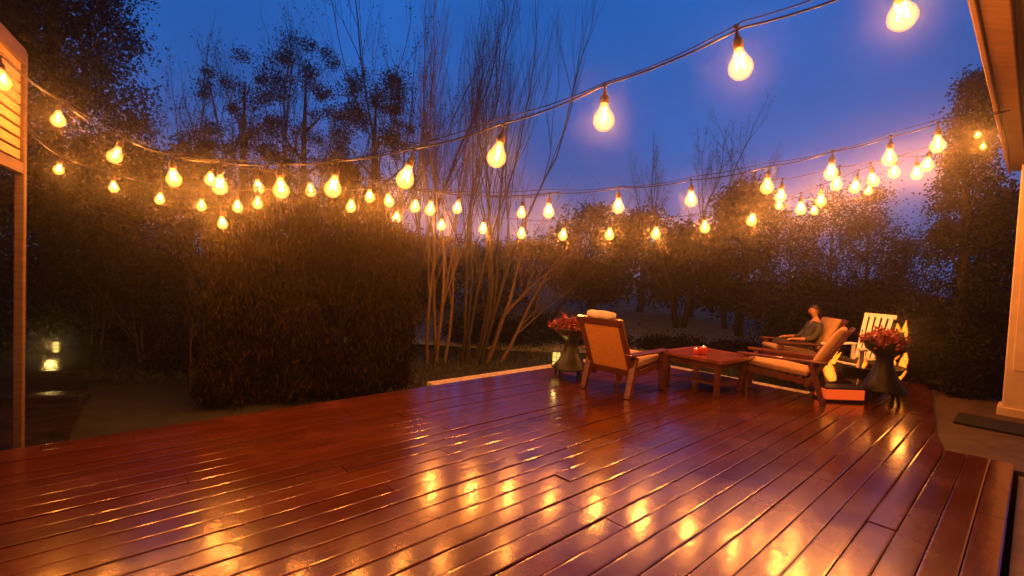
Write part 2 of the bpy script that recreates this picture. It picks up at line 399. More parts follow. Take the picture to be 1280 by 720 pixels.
# ------------------------------------------------------------------ string lights
def bulb_mesh():
    mb = MB(); R = .046
    pr = [(.0008, -.078), (.014, -.076), (.028, -.070), (.040, -.056), (.049, -.040), (.0500, -.024), (.046, -.004), (.034, .016), (.025, .034), (.019, .048), (.016, .058)]
    mb.lathe(pr, 20); return mb
def socket_mesh():
    mb = MB(); mb.lathe([(.016, .052), (.021, .054), (.022, .075), (.019, .092), (.011, .102), (.006, .125), (.0045, .138), (.012, .140), (.013, .152), (.004, .156)], 12); return mb
BULBP = 25
LCOL = (1, .30, .045)
def new_bulb():
    b = bulb_mesh().build('bulb', M['bulb'])
    s = socket_mesh().build('socket', M['socket'], b)
    f = MB(); f.tube([(-.012, 0, .03), (-.014, 0, -.03), (0, .004, .01), (.014, 0, -.03), (.012, 0, .03)], .0075, 6); f.build('filament', M['filament'], b)
    ld = bpy.data.lights.new('bulb_lamp', 'POINT'); ld.energy = BULBP; ld.color = LCOL; ld.shadow_soft_size = .03
    lo = bpy.data.objects.new('bulb_lamp', ld); C.objects.link(lo); lo.location = (0, 0, -.02); adopt(lo, b)
    return b
proto = [None]
def string(label, pts, ends, sc=1.0, double=False, power=1, cr=.0045, group='cables of warm bulbs strung over the deck'):
    """pts: bulb centres, left to right; ends: the two cable ends"""
    o = empty('light_string', pts[len(pts)//2]); root = o; tag(root, label, 'string lights', group)
    off = Vector(root.location); pdata = [None]
    for p in pts:
        if proto[0] is None: proto[0] = b = new_bulb(); adopt(b, root)
        else: b = copy_tree(proto[0], root)
        if power != 1:
            for c in kids(b):
                if c.type == 'LIGHT':
                    if pdata[0] is None: pdata[0] = c.data.copy(); pdata[0].energy *= power
                    c.data = pdata[0]
        b.location = p-off; b.scale = (sc,)*3; b.rotation_euler = (random.gauss(0, .11), random.gauss(0, .11), random.uniform(0, 6))
    att = [Vector(ends[0])]+[p+Vector((0, 0, .143*sc)) for p in pts]+[Vector(ends[1])]
    mb = MB()
    def run(dz, r, ph):
        line = []
        for a, b in zip(att, att[1:]):
            L = (b-a).length; n = 6
            for i in range(n):
                t = i/n; line.append(a.lerp(b, t)-Vector((0, 0, L*.05*4*t*(1-t)*.6))+Vector((0, 0, dz*(1+.5*math.sin(ph+len(line)*.37)))) - off)
        line.append(att[-1]-off); mb.tube(line, r, 6)
    run(0, cr, 0)
    if double: run(.022, cr*.6, 1)
    mb.build('cable', M['cable'], root)
def along(L, xa, za, xb, zb, jit=0):
    ia, ib = 1/za, 1/zb; out = []
    for x, y in L:
        iz = ia+(ib-ia)*(x-xa)/(xb-xa); out.append(P(x, y, 1/iz))
    return out
A_ = [(73,147),(145,192),(217,220),(275,229),(351,233),(417,231),(508,219),(622,191),(755,144),(925,77),(1127,14)]
B_ = [(74,210),(142,232),(200,247),(252,255),(322,252),(439,256),(486,249),(538,259),(604,262),(686,262),(773,256),(864,247),(959,231),(1039,213),(1112,195),(1172,178)]
B_ = [b for b in B_ if b != (604,262)]
C_ = [(278,276),(296,256)]
C_ = [(278,276),(496,270),(552,280),(604,284),(652,290),(704,292),(762,291),(820,290),(881,282),(940,273),(1001,259),(1026,249),(1069,232),(1118,213),(1146,215)]
D_ = [(263,222),(323,232),(388,236),(462,244),(519,256),(572,258),(652,264)]
E_ = [(976,243),(1046,228),(1091,223),(1159,204)]
F_ = [(974,255),(1018,262),(1086,237)]
def z_at(xa, za, xb, zb, x): return 1/(1/za+(1/zb-1/za)*(x-xa)/(xb-xa))
pa = [P(2, 98, 3.15)]+along(A_, 73, 3.85, 1127, 1.84)+[P(1420, -95, 1.6)]  # last bulb is unseen, added past the frame to light post, eave and patio
string('long string with the largest nearest bulbs sweeping from upper right down to the pergola', pa, (P(-120, 5, 3.0), P(1650, -260, 1.5)), .98, True)
pbb = along(B_, 74, 4.9, 1172, 3.15)
string('second string from below the pergola panel across the middle to the columnar conifer at right', pbb, (P(30, 158, 4.2), P(1262, 138, 3.0)), .88, True)
cc = [(278,276),(345,268),(420,266)]
pc = along([c for c in C_ if c[0] > 450], 278, 8.2, 1146, 6.2)
string('farthest low string, its small bulbs in a row just above the armchairs and dark garden', pc, (P(440, 244, 8.0), P(1190, 190, 6.2)), 1.35, power=3.0)
pd = along(D_, 263, 5.0, 652, 5.9)
string('string of mid sized bulbs ending at the bare multi stem trees behind the hedge', pd, (P(215, 190, 4.9), P(700, 240, 6.0)), 1.15, True)
pe = along(E_, 976, 5.0, 1159, 4.6)
string('short string of four bulbs climbing right towards the columnar conifer', pe, (P(935, 225, 5.2), P(1215, 160, 4.4)), 1.1)
pf = along(F_, 974, 7.5, 1086, 7.0)
string('short lowest string of three bulbs in front of the russet bushes', pf, (P(950, 235, 7.6), P(1130, 200, 7.0)), 1.1)
ph_ = along([(278,277),(297,256),(200,262)][:2], 278, 5.3, 297, 5.3)
string('pair of small bulbs hanging low in front of the left end of the hedge', ph_, (P(262, 240, 5.3), P(330, 235, 5.3)), 1.1)
pg = along([(1222,168),(1229,182)], 1222, 5.6, 1229, 5.6)
string('pair of tiny bulbs hanging beside the porch eave at right', pg, (P(1215, 150, 5.6), P(1245, 160, 5.6)), .62)
# ------------------------------------------------------------------ furniture
def lounge_chair():
    """faces +Y, base at origin"""
    r = empty('lounge_chair'); w = .33
    back_a = Vector((0, -.30, .30)); back_b = Vector((0, -.62, 1.0)); bd = (back_b-back_a)
    for s in (-1, 1):
        mb = MB(); mb.bar((s*w, .42, 0), (s*w, .36, .55), .055, .07); mb.build('leg', M['teak'], r, bevel=.008)
        mb = MB(); mb.bar((s*w, -.44, 0), (s*w, -.30, .54), .055, .08); mb.build('leg', M['teak'], r, bevel=.008)
        mb = MB(); mb.box((s*w, -.0, .575), (.11, .92, .035)); mb.build('armrest', M['teak'], r, bevel=.012)
    mb = MB()
    for s in (-1, 1): mb.bar((s*(w-.04), .42, .36), (s*(w-.04), -.36, .27), .035, .08)
    for i in range(9):
        y = .40-i*.085; mb.box((0, y, .385-(.40-y)*.115+.02), (w*2-.08, .06, .02))
    mb.box((0, .42, .33), (w*2-.06, .03, .11)); mb.build('seat_frame', M['teak'], r, bevel=.004)
    mb = MB(); x = Vector((1, 0, 0))
    for s in (-1, 1): mb.bar(back_a+x*s*(w-.035)+bd*-.12, back_b+x*s*(w-.035), .07, .045)
    mb.bar(back_b-x*w, back_b+x*w, .045, .10, up=bd.normalized()); mb.bar(back_a-x*(w-.05)+bd*.02, back_a+x*(w-.05)+bd*.02, .04, .10, up=bd.normalized())
    mb.build('back_frame', M['teak'], r, bevel=.006)
    mb = MB(); nrm = Vector((0, -bd.z, bd.y)).normalized()*-1
    c = (back_a+back_b)/2+bd*.01
    mb.bar(back_a+bd*.07+nrm*-.0, back_b-bd*.05, w*2-.13, .012, up=nrm); mb.build('back_canvas', M['canvas'], r)
    def pad(name, a, b, wd, th, up, m):
        mb = MB(); t = (b-a); xs = [-.5, -.47, -.25, 0, .25, .47, .5]; ys = [0, .04, .3, .5, .7, .96, 1]
        vs = []; fs = []
        for side in (0, 1):
            for j in ys:
                for i in xs:
                    e = min(1, (1-abs(i)*2)*8+.35, min(j, 1-j)*12+.35); h = th*(.5*e+.06*math.sin(j*PI)*(1-(2*i)**2))
                    vs.append(a+t*j+Vector((1, 0, 0))*i*wd+up*(th/2+(h if side else -h)))
        n = 7
        for side in (0, 1):
            for j in range(n-1):
                for i in range(n-1):
                    k = side*49+j*n+i; q = (k, k+1, k+n+1, k+n); fs.append(q if side else q[::-1])
        for i in range(n-1):
            fs += [(i, i+1, 49+i+1, 49+i), (42+i+1, 42+i, 49+42+i, 49+42+i+1), ((i+1)*n, i*n, 49+i*n, 49+(i+1)*n), (i*n+6, (i+1)*n+6, 49+(i+1)*n+6, 49+i*n+6)]
        mb.add(vs, fs, True); return mb.build(name, m, r, subsurf=1)
    up2 = Vector((0, bd.z, -bd.y)).normalized()
    pad('seat_cushion', Vector((0, .44, .405)), Vector((0, -.28, .325)), w*2-.09, .12, Vector((0, .11, 1)).normalized(), M['cushion'])
    pad('back_cushion', back_a+bd*.17+up2*.01, back_b+bd*.03+up2*.01, w*2-.10, .11, up2, M['cushion'])
    return r, pad, back_b
GR = 'teak lounge chairs around the low table'
ch1, pad, bb = lounge_chair()
ch2 = copy_tree(ch1); ch3 = copy_tree(ch1); ch2.scale = (.92, 1.08, .88); ch3.scale = (.9, .95, .86)
g_ = G(779, 486); ch1.location = (g_.x, g_.y, 0); ch1.rotation_euler = (0, 0, -math.radians(46)); ch1.scale = (.97, .93, .89)
tag(ch1, 'teak lounge chair seen from behind with orange canvas back and white towel on top', 'lounge chair', GR)
g_ = G(968, 492); ch2.location = (g_.x+.1, g_.y, 0); ch2.rotation_euler = (0, 0, math.radians(52))
tag(ch2, 'teak lounge chair facing left with thick tan cushions, right of the low table', 'lounge chair', GR)
g_ = G(992, 464); ch3.location = (g_.x, g_.y, 0); ch3.rotation_euler = (0, 0, math.radians(84))
tag(ch3, 'teak lounge chair half hidden behind the tan cushioned one, with a person in it', 'lounge chair', GR)
# towel over the top of the first chair's back
mb = MB(); vs = []; fs = []; n = 12; kx = 9
for i in range(kx):
    for j in range(n):
        a = 2*PI*j/n; e = 1-.35*abs(i/(kx-1)*2-1)**4; rr = .055*e
        sq = lambda c: math.copysign(abs(c)**.7, c)
        vs.append(((i/(kx-1)-.5)*.40, -.605+sq(math.cos(a))*rr*1.15+.01*math.sin(i), 1.085+sq(math.sin(a))*rr*1.0+.008*math.sin(i*1.7)))
for i in range(kx-1):
    for j in range(n): fs.append((i*n+j, i*n+(j+1) % n, (i+1)*n+(j+1) % n, (i+1)*n+j))
fs.append(tuple(range(n))[::-1]); fs.append(tuple((kx-1)*n+j for j in range(n)))
mb.add(vs, fs, True); t = mb.build('rolled_towel', M['pillow'], subsurf=1)
t.location = ch1.location; t.scale = ch1.scale; t.rotation_euler = ch1.rotation_euler
tag(t, 'thick white rolled towel resting on top of the orange canvas chair back', 'towel')
# low table
g_ = P(882, 441, 6.35); tz = g_.z
r = empty('coffee_table', (g_.x, 6.3, 0), math.radians(38)); tag(r, 'low square slatted teak coffee table between the lounge chairs', 'coffee table')
mb = MB()
for i in range(8): mb.box((-.39+.0975*i+.05, 0, tz-.015), (.09, .80, .03))
mb.box((0, .415, tz-.016), (.86, .03, .045)); mb.box((0, -.415, tz-.016), (.86, .03, .045)); mb.box((.415, 0, tz-.016), (.03, .80, .045)); mb.box((-.415, 0, tz-.016), (.03, .80, .045))
mb.build('table_top', mat('wet_teak', (.22, .06, .035), .16, var=.4, scale=6, stretch=(9, 1, 1), coat=.8), r, bevel=.004)
mb = MB()
for s in (-1, 1): mb.box((s*.35, 0, tz-.08), (.025, .70, .08)); mb.box((0, s*.35, tz-.08), (.68, .025, .08))
mb.build('apron', M['teak'], r)
for sx in (-1, 1):
    for sy in (-1, 1):
        mb = MB(); mb.bar((sx*.35, sy*.35, 0), (sx*.35, sy*.35, tz-.033), .06); mb.build('leg', M['teak'], r, bevel=.006)
mb = MB()
for i in range(6): mb.box((-.25+.1*i, 0, .14), (.085, .66, .02))
mb.build('lower_shelf', M['teak'], r)
for px, lab, s in ((870, 'left smaller red glass candle jar burning on the low table', .85), (879, 'right taller red glass candle jar burning on the low table', 1.15)):
    g2 = P(px, 442, 6.2)
    j = empty('candle_jar', (g2.x, 6.2, tz+.002)); j.scale = (s, s, s); tag(j, lab, 'candle')
    mb = MB(); mb.lathe([(.032, 0), (.040, .01), (.042, .06), (.038, .085), (.036, .085), (.036, .05), (.03, .045)], 16); mb.build('jar', M['glassred'], j)
    mb = MB(); mb.lathe([(.001, .05), (.008, .058), (.010, .072), (.006, .088), (.001, .104)], 10); mb.build('flame', M['candle'], j)
# white slatted chair
def slat_chair():
    r = empty('slat_chair'); m = M['whitewood']; w = .27
    a = Vector((0, -.18, .30)); b = Vector((0, -.42, 1.0))
    mb = MB()
    for i in range(5):
        x = -.20+.10*i; top = b+Vector((0, 0, 0)); mb.bar(a+Vector((x*.85, 0, 0)), top+Vector((x*1.08, 0, 0)), .062, .02)
    for k in (.12, .97): 
        c = a.lerp(b, k)-Vector((0, .024, 0)); mb.bar(c-Vector((w, 0, 0)), c+Vector((w, 0, 0)), .02, .05, up=(b-a).normalized())
    mb.build('backrest', m, r, bevel=.003)
    mb = MB()
    for i in range(7): y = .30-i*.08; mb.box((0, y, .36-(.30-y)*.15), (w*2, .07, .02))
    mb.build('seat', m, r, bevel=.003)
    for s in (-1, 1):
        mb = MB(); mb.box((s*(w+.05), .02, .57), (.11, .66, .022)); mb.build('armrest', m, r, bevel=.006)
        mb = MB(); mb.bar((s*(w+.02), .28, 0), (s*(w+.02), .28, .557), .09, .022); mb.build('leg', m, r, bevel=.003)
        mb = MB(); mb.bar((s*(w+.02), -.42, 0), (s*(w+.02), .30, .34), .022, .09); mb.bar((s*(w+.02), -.26, .11), (s*(w+.02), -.26, .557), .07, .022); mb.build('leg', m, r, bevel=.003)
    return r
sc_ = slat_chair(); g_ = P(1072, 440, 6.7); sc_.location = (g_.x, 6.7, 0); sc_.rotation_euler = (0, 0, math.radians(112)); sc_.scale = (.78, 1.0, 1.05)
tag(sc_, 'white painted wooden slat back garden chair beside the right urn planter', 'garden chair')
# urn planters
def planter(n):
    r = empty('urn_planter'); 
    mb = MB(); mb.lathe([(.10, .15), (.265, .15), (.262, .17), (.20, .25), (.145, .34), (.105, .44), (.09, .52), (.10, .57), (.15, .62), (.21, .66), (.225, .72), (.235, .745), (.215, .745), (.20, .70), (.05, .69)], 28)
    mb.build('urn', M['iron'], r)
    for i in range(4):
        a = PI/4+i*PI/2; mb = MB(); mb.bar((.2*math.cos(a), .2*math.sin(a), 0), (.17*math.cos(a), .17*math.sin(a), .16), .035); mb.build('leg', M['iron'], r, bevel=.004)
    pts = []; 
    st = MB()
    for i in range(46):
        a = rng.uniform(0, 2*PI); el = rng.uniform(.15, 1.45); L = rng.uniform(.14, .28)
        d = np.array([math.cos(a)*math.cos(el), math.sin(a)*math.cos(el), math.sin(el)*.8])
        p0 = np.array([.06*math.cos(a), .06*math.sin(a), .69]); p1 = p0+d*L
        st.tube([p0, (p0+p1)/2+np.array([0, 0, .02]), p1], [.005, .004, .002], 4)
        for k in range(34): pts.append(p0+(p1-p0)*rng.uniform(.3, 1.1)+rng.normal(0, .022, 3))
    pl = st.build('stems', M['bark'], r); leaves('foliage', pts, .062, M['redleaf'], r, .5)
    return r
GP = 'dark urn planters with red plants'
p1_ = planter(0); p2_ = copy_tree(p1_)
g_ = G(712, 473); p1_.location = (g_.x, g_.y, 0); p1_.scale = (.93,)*3; tag(p1_, 'dark flared urn planter with red foliage left of the orange backed chair', 'planter', GP)
g_ = G(1102, 502); p2_.location = (g_.x, g_.y, 0); p2_.rotation_euler = (0, 0, 1.1); tag(p2_, 'dark flared urn planter with red foliage in front of the fire at right', 'planter', GP)
# fire pit with flames
g_ = G(1092, 494); r = empty('fire_pit', (g_.x, g_.y+.30, 0)); tag(r, 'round iron fire pit with flames flaring out on both sides of the right urn', 'fire pit')
mb = MB(); mb.lathe([(.10, .16), (.30, .18), (.46, .28), (.50, .36), (.52, .37), (.47, .37), (.42, .29), (.05, .25)], 30); mb.build('bowl', M['iron'], r)
for i in range(3):
    a = i*2*PI/3+.3; mb = MB(); mb.bar((.34*math.cos(a), .34*math.sin(a), 0), (.28*math.cos(a), .28*math.sin(a), .2), .035); mb.build('leg', M['iron'], r)
mb = MB()
for i in range(7):
    a = i*.9; mb.tube([(.3*math.cos(a), .3*math.sin(a), .31), (-.25*math.cos(a+.5), -.25*math.sin(a+.5), .36+.01*i)], .035, 7)
mb.build('firewood', M['bark'], r)
def flame(mb, x, y, z, h, w, lean):
    k = 9; pts = []; rad = []
    for i in range(k):
        t = i/(k-1); pts.append((x+lean*t*t*h+.03*math.sin(t*6+x*9), y+.02*math.sin(t*5+y*7), z+h*t)); rad.append(max(.002, w*(math.sin(PI*min(1, t*.85+.15))**.8)*(1-t*.55)))
    mb.tube(pts, rad, 10)
mb = MB()
for a in ((-.50, -.15, .14, .40, .085, .25), (-.42, -.05, .30, .30, .05, .2), (-.13, -.2, .34, .22, .07, .35), (.30, -.1, .22, .30, .10, -.2), (.40, 0, .20, .36, .09, .25), (.43, 0, .50, .46, .10, .12), (.58, .02, .16, .34, .08, .15), (.52, 0, .48, .52, .08, .2), (.62, .02, .30, .3, .05, .2), (.37, .05, .42, .3, .06, .1)): mb = MB(); flame(mb, *a); mb.build('flame', M['flame'], r)
ld = bpy.data.lights.new('fire_glow', 'POINT'); ld.energy = 35; ld.color = (1, .30, .05); ld.shadow_soft_size = .2; lo_ = bpy.data.objects.new('fire_glow', ld); C.objects.link(lo_); lo_.location = (0.45, 0, .75); adopt(lo_, r)
g_ = G(1059, 504); r = empty('ember_box', (g_.x, g_.y+.02, 0), .05); tag(r, 'low orange glowing lantern box on the deck left of the right urn', 'lantern box')
mb = MB(); mb.box((0, .12, .095), (.49, .22, .13)); mb.build('glowing_panel', M['ember'], r, bevel=.012)
mb = MB(); mb.box((0, .12, .015), (.52, .25, .028)); mb.box((0, .12, .17), (.52, .25, .018)); mb.build('frame', M['iron'], r)
# yellow garden lamps behind left planter and along the left path
def garden_lamp(loc, s, lab, e):
    r = empty('garden_lantern', loc); r.scale = (s,)*3; tag(r, lab, 'lantern', 'small garden lanterns')
    mb = MB(); mb.lathe([(.05, .10), (.06, .13), (.06, .30), (.045, .33)], 12); mb.build('lamp_glass', M['lantern'], r)
    mb = MB(); mb.lathe([(.02, 0), (.02, .09), (.07, .10), (.07, .115)], 12); mb.build('stand', M['iron'], r)
    mb = MB(); mb.lathe([(.085, .33), (.08, .345), (.02, .40), (.005, .41)], 12); mb.build('cap', M['iron'], r)
    mb = MB()
    for q in range(4): mb.bar((.062*math.cos(q*PI/2), .062*math.sin(q*PI/2), .11), (.062*math.cos(q*PI/2), .062*math.sin(q*PI/2), .335), .012)
    for zz in (.18, .25): mb.lathe([(.062, zz), (.067, zz), (.067, zz+.008), (.062, zz+.008)], 12)
    mb.build('cage', M['iron'], r)
    ld = bpy.data.lights.new('lantern_light', 'POINT'); ld.energy = e; ld.color = (1, .6, .15); ld.shadow_soft_size = .05
    lo = bpy.data.objects.new('lantern_light', ld); C.objects.link(lo); lo.location = (0, -.12, .25); adopt(lo, r)
g_ = G(70, 444, GZ+.1); garden_lamp((g_.x, g_.y, GZ+.06), .8, 'small yellow glowing lantern beside the wet path at far left', 5)
g_ = G(696, 470); garden_lamp((g_.x-.0, g_.y+.18, 0), .95, 'small yellow glowing lantern just left of the left urn planter', 2.5)
# ------------------------------------------------------------------ person, seated in chair three, facing left
def skinned(name, verts, edges, m, parent, root=0, sub=2):
    me = bpy.data.meshes.new(name); me.from_pydata([v[:3] for v in verts], edges, []); me.update(); me.materials.append(m)
    o = bpy.data.objects.new(name, me); C.objects.link(o); adopt(o, parent)
    sk = o.modifiers.new('skin', 'SKIN'); sk.use_smooth_shade = True
    lay = me.skin_vertices[0].data if me.skin_vertices else None
    if lay is None:
        bm = bmesh.new(); bm.from_mesh(me); bm.verts.layers.skin.verify(); bm.to_mesh(me); bm.free(); lay = me.skin_vertices[0].data
    for i, v in enumerate(verts):
        r = v[3]; lay[i].radius = (r, v[4] if len(v) > 4 else r); lay[i].use_root = (i == root)
    s = o.modifiers.new('sub', 'SUBSURF'); s.levels = sub; s.render_levels = sub
    return o
def person():
    r = empty('person')     # faces +Y, seated with the seat 0.44 m up
    V = [(0, -.16, .50, .14, .12), (0, -.26, .72, .13, .10), (0, -.34, .92, .16, .10), (0, -.36, 1.00, .10, .08), (0, -.35, 1.06, .052), (0, -.33, 1.11, .05),
         (0, -.31, 1.17, .075, .09), (0, -.305, 1.24, .078, .095), (0, -.31, 1.28, .05, .06)]
    E = [(i, i+1) for i in range(8)]
    def ch(start, L):
        p = start
        for v in L: V.append(v); E.append((p, len(V)-1)); p = len(V)-1
        return p
    for s in (-1, 1):
        ch(0, [(s*.10, -.12, .50, .10), (s*.12, .12, .53, .085), (s*.13, .32, .57, .065), (s*.13, .36, .40, .058), (s*.13, .40, .20, .048), (s*.13, .40, .07, .04), (s*.13, .50, .04, .035), (s*.13, .56, .035, .028)])
        wr = ch(2, [(s*.19, -.34, .93, .06), (s*.24, -.28, .78, .046), (s*.26, -.17, .66, .04), (s*.22, .02, .65, .032), (s*.19, .10, .65, .024), (s*.185, .15, .645, .032)])
        for k, (dx, L) in enumerate(((-.027, .065), (-.009, .078), (.009, .074), (.027, .058))):
            ch(wr, [(s*.185+dx, .19, .64, .010), (s*.185+dx, .19+L*.5, .63, .009), (s*.185+dx, .19+L*.85, .61, .008)])
        ch(wr-1, [(s*.145, .13, .65, .012), (s*.135, .165, .64, .010)])
    b = skinned('body', V, E, M['skin'], r)
    # face: nose, ears, eyes
    mb = MB(); mb.tube([(0, -.225, 1.225), (0, -.205, 1.195), (0, -.215, 1.18)], [.006, .015, .010], 8); mb.build('nose', M['skin'], r, subsurf=1)
    for s in (-1, 1):
        mb = MB(); mb.lathe([(.001, -.012), (.009, -.006), (.009, .006), (.001, .012)], 8, (s*.028, -.222, 1.228)); mb.build('eye', M['hair'], r)
        mb = MB(); mb.tube([(s*.08, -.31, 1.235), (s*.088, -.325, 1.215), (s*.08, -.31, 1.185)], [.012, .016, .009], 6); mb.build('ear', M['skin'], r)
    mb = MB(); mb.box((0, -.223, 1.155), (.045, .012, .010)); mb.build('mouth', M['glassred'], r, bevel=.004)
    pts = []
    vs = []; fs = []; n = 16; kk = 9
    for i in range(kk):
        t = i/(kk-1)
        for j in range(n):
            a = 2*PI*j/n; rr = math.sin(t*PI*.62+.02); back = -math.cos(a)
            drop = .12*max(0, -math.sin(a))*t
            x = .098*rr*math.cos(a)*1.0; y = -.325+.108*rr*math.sin(a)-.005; z = 1.235+.10*math.cos(t*PI*.62)-drop
            if math.sin(a) > .35 and t > .55: z = max(z, 1.262); y = min(y, -.235)
            vs.append((x*(1+.03*math.sin(7*a)), y, z))
    for i in range(kk-1):
        for j in range(n): fs.append((i*n+j, i*n+(j+1) % n, (i+1)*n+(j+1) % n, (i+1)*n+j))
    mb = MB(); mb.add(vs, fs, True); mb.build('hair', M['hair'], r)
    sv = [(0, -.16, .50, .150, .132), (0, -.26, .72, .142, .115), (0, -.34, .92, .172, .115), (0, -.355, .99, .105, .085)]
    se = [(0, 1), (1, 2), (2, 3)]
    for s in (-1, 1):
        k = len(sv); sv += [(s*.19, -.34, .93, .072), (s*.24, -.28, .78, .058), (s*.26, -.17, .66, .050), (s*.23, -.03, .65, .042)]
        se += [(2, k), (k, k+1), (k+1, k+2), (k+2, k+3)]
    skinned('shirt', sv, se, M['shirt'], r)
    tv = [(0, -.16, .50, .152, .125)]; te = []
    for s in (-1, 1):
        k = len(tv); tv += [(s*.10, -.12, .50, .112), (s*.12, .12, .53, .097), (s*.13, .32, .57, .078), (s*.13, .36, .40, .070), (s*.13, .40, .20, .060), (s*.13, .40, .11, .055)]
        te += [(0, k)]+[(k+i, k+i+1) for i in range(5)]
    skinned('trousers', tv, te, M['trousers'], r)
    return r
pr_ = person(); pr_.location = ch3.location; pr_.rotation_euler = ch3.rotation_euler
pr_.location.z = .02; pr_.scale = (.82,)*3
tag(pr_, 'person in grey top and dark trousers seated facing left behind the tan cushioned chair', 'person')
# ------------------------------------------------------------------ vegetation
def bare_tree(px, Y, H, label, cat='tree', stems=1, spread=.35, lean=0., depth=5, r0=.07, m='bark', up=.25, seed=0, grp=None, name='bare_tree', leafpts=None, first=.25, fork=3, z0=GZ, base_off=.25, fanx=1.0, lowclip=0.):
    rr = random.Random(seed*7+3); b = Vector((XY(px, Y), Y, z0-.03)); root = empty(name, b); tag(root, label, cat, grp)
    trunk = MB(); br = MB(); tips = []
    def grow(p, d, L, r, k, mbx):
        n = 4; pts = [p]; q = p.copy(); dd = d.copy()
        for i in range(n):
            dd = (dd+Vector((rr.gauss(0, .07), rr.gauss(0, .07), up*.12))).normalized(); q = q+dd*L/n; pts.append(q.copy())
        e = r*.66
        mbx.tube(pts, [r+(e-r)*i/n for i in range(n+1)], 6 if k > 3 else (4 if k > 1 else 3), cap=False)
        if k <= 1:
            tips.extend([pts[-1], pts[-2], pts[2]])
        if k == 0: return
        nf = fork if k > 1 else fork+1
        for i in range(nf):
            t = 1 if i == 0 else rr.uniform(.35, .95)
            o = pts[0].lerp(pts[-1], t) if t == 1 else pts[int(t*n)].lerp(pts[min(n, int(t*n)+1)], t*n % 1)
            a = rr.uniform(0, 2*PI); s = spread*(.35 if i == 0 else rr.uniform(.7, 1.3))
            x = dd.cross(Vector((.3, .9, .1))).normalized(); y = dd.cross(x)
            nd = (dd+(x*math.cos(a)*fanx+y*math.sin(a))*s+Vector((0, 0, up*.5))).normalized()
            grow(o, nd, L*rr.uniform(.62, .85)*(1 if i == 0 else .85), e*(.95 if i == 0 else .62), k-1, br)
    for s in range(stems):
        a = 2*PI*s/max(1, stems)+rr.random(); off = Vector((math.cos(a), math.sin(a)*.7, 0))*base_off*(stems > 1)
        d = (Vector((lean, 0, 1))+off*.45*spread*3).normalized()
        tot = sum(.75**i for i in range(depth+1))
        grow(off*.6, d, H/tot*rr.uniform(.9, 1.1), r0*rr.uniform(.75, 1.1), depth, trunk)
    trunk.build('trunk', M[m], root); br.build('branches', M[m], root)
    if leafpts:
        n, size, mm, sig = leafpts; T = np.array([tuple(t) for t in tips]); idx = rng.integers(0, len(T), n)
        T = T[idx]+rng.normal(0, sig, (n, 3)); leaves('crown', T, size, M[mm], root)
    return root
def clump_pts(n, cx, cy, z0, z1, rx, ry, shape, clumps=40, sig=.16):
    """leaf points in clumps spread over a crown whose radius follows shape(t)"""
    cs = []
    for _ in range(clumps):
        t = rng.uniform(0, 1); a = rng.uniform(0, 2*PI); q = shape(t)*rng.uniform(.35, 1.0)**.5
        cs.append((cx+rx*q*math.cos(a), cy+ry*q*math.sin(a), z0+(z1-z0)*t, rng.uniform(.6, 1.3)))
    cs = np.array(cs); idx = rng.integers(0, clumps, n)
    return cs[idx, :3]+rng.normal(0, 1, (n, 3))*(sig*cs[idx, 3])[:, None]*np.array([1, 1, .8])
def leafy(px, Y, H, rpx, n, size, mm, label, cat='tree', name='evergreen_tree', shape=None, clumps=60, sig=.2, z0=0., grp=None, trunk_r=.1, droop=0., ry=None, zb=GZ, aspect=.5):
    rx = rpx*Y/F; b = Vector((XY(px, Y), Y, zb-.03)); root = empty(name, b); tag(root, label, cat, grp)
    shape = shape or (lambda t: math.sin(PI*min(1, max(.06, t*.85+.12)))**.7)
    hh = H-zb
    mb = MB(); mb.tube([(0, 0, 0), (.03, 0, hh*.35), (-.02, .02, hh*.7), (0, 0, hh*.93)], [trunk_r, trunk_r*.8, trunk_r*.45, trunk_r*.12], 7)
    for i in range(12):
        t = .2+.65*i/12; a = i*2.4; q = shape(t)*.75
        mb.tube([(0, 0, hh*t*.9), (rx*q*.6*math.cos(a), rx*q*.6*math.sin(a), hh*(t*.9+.06)), (rx*q*math.cos(a), rx*q*math.sin(a), hh*(t*.9+.11))], [trunk_r*.35, trunk_r*.22, trunk_r*.08], 5)
    mb.build('trunk', M['bark'], root)
    leaves('crown', clump_pts(n, 0, 0, z0+.1, hh, rx, ry or rx, shape, clumps, sig), size, M[mm], root, aspect, droop=droop)
    return root
cone = lambda t: max(.03, (1-t)**.8)*.95+.04
col = lambda t: (math.sin(PI*min(1, t*.9+.08))**.45)*(1-.35*t)
# hedge behind the left edge of the deck: tall arborvitae side by side
HX = [(290, 5.9, 2.0), (334, 6.15, 2.55), (380, 6.2, 2.35), (426, 6.5, 2.75), (466, 6.6, 2.4), (494, 6.9, 1.95)]
HL = ['clipped brown green hedge conifer at the left end of the tall row', 'tall hedge conifer second from the left end of the row', 'hedge conifer in the middle left of the row',
      'tallest hedge conifer in the middle right of the row', 'hedge conifer second from the right end of the row', 'shortest hedge conifer at the right end of the row by the bare stems']
for (px, Y, H), lab in zip(HX, HL):
    leafy(px, Y, H, 26, 16000, .085, 'hedge', lab, 'hedge conifer', 'hedge_conifer', shape=lambda t: (.85+.2*math.sin(t*9+px))*(1 if t < .55 else max(.1, 1-((t-.55)/.5)**1.6)), clumps=190, sig=.075, grp='tall hedge conifers behind the deck', trunk_r=.05, droop=-2.6, ry=.42, aspect=.22)
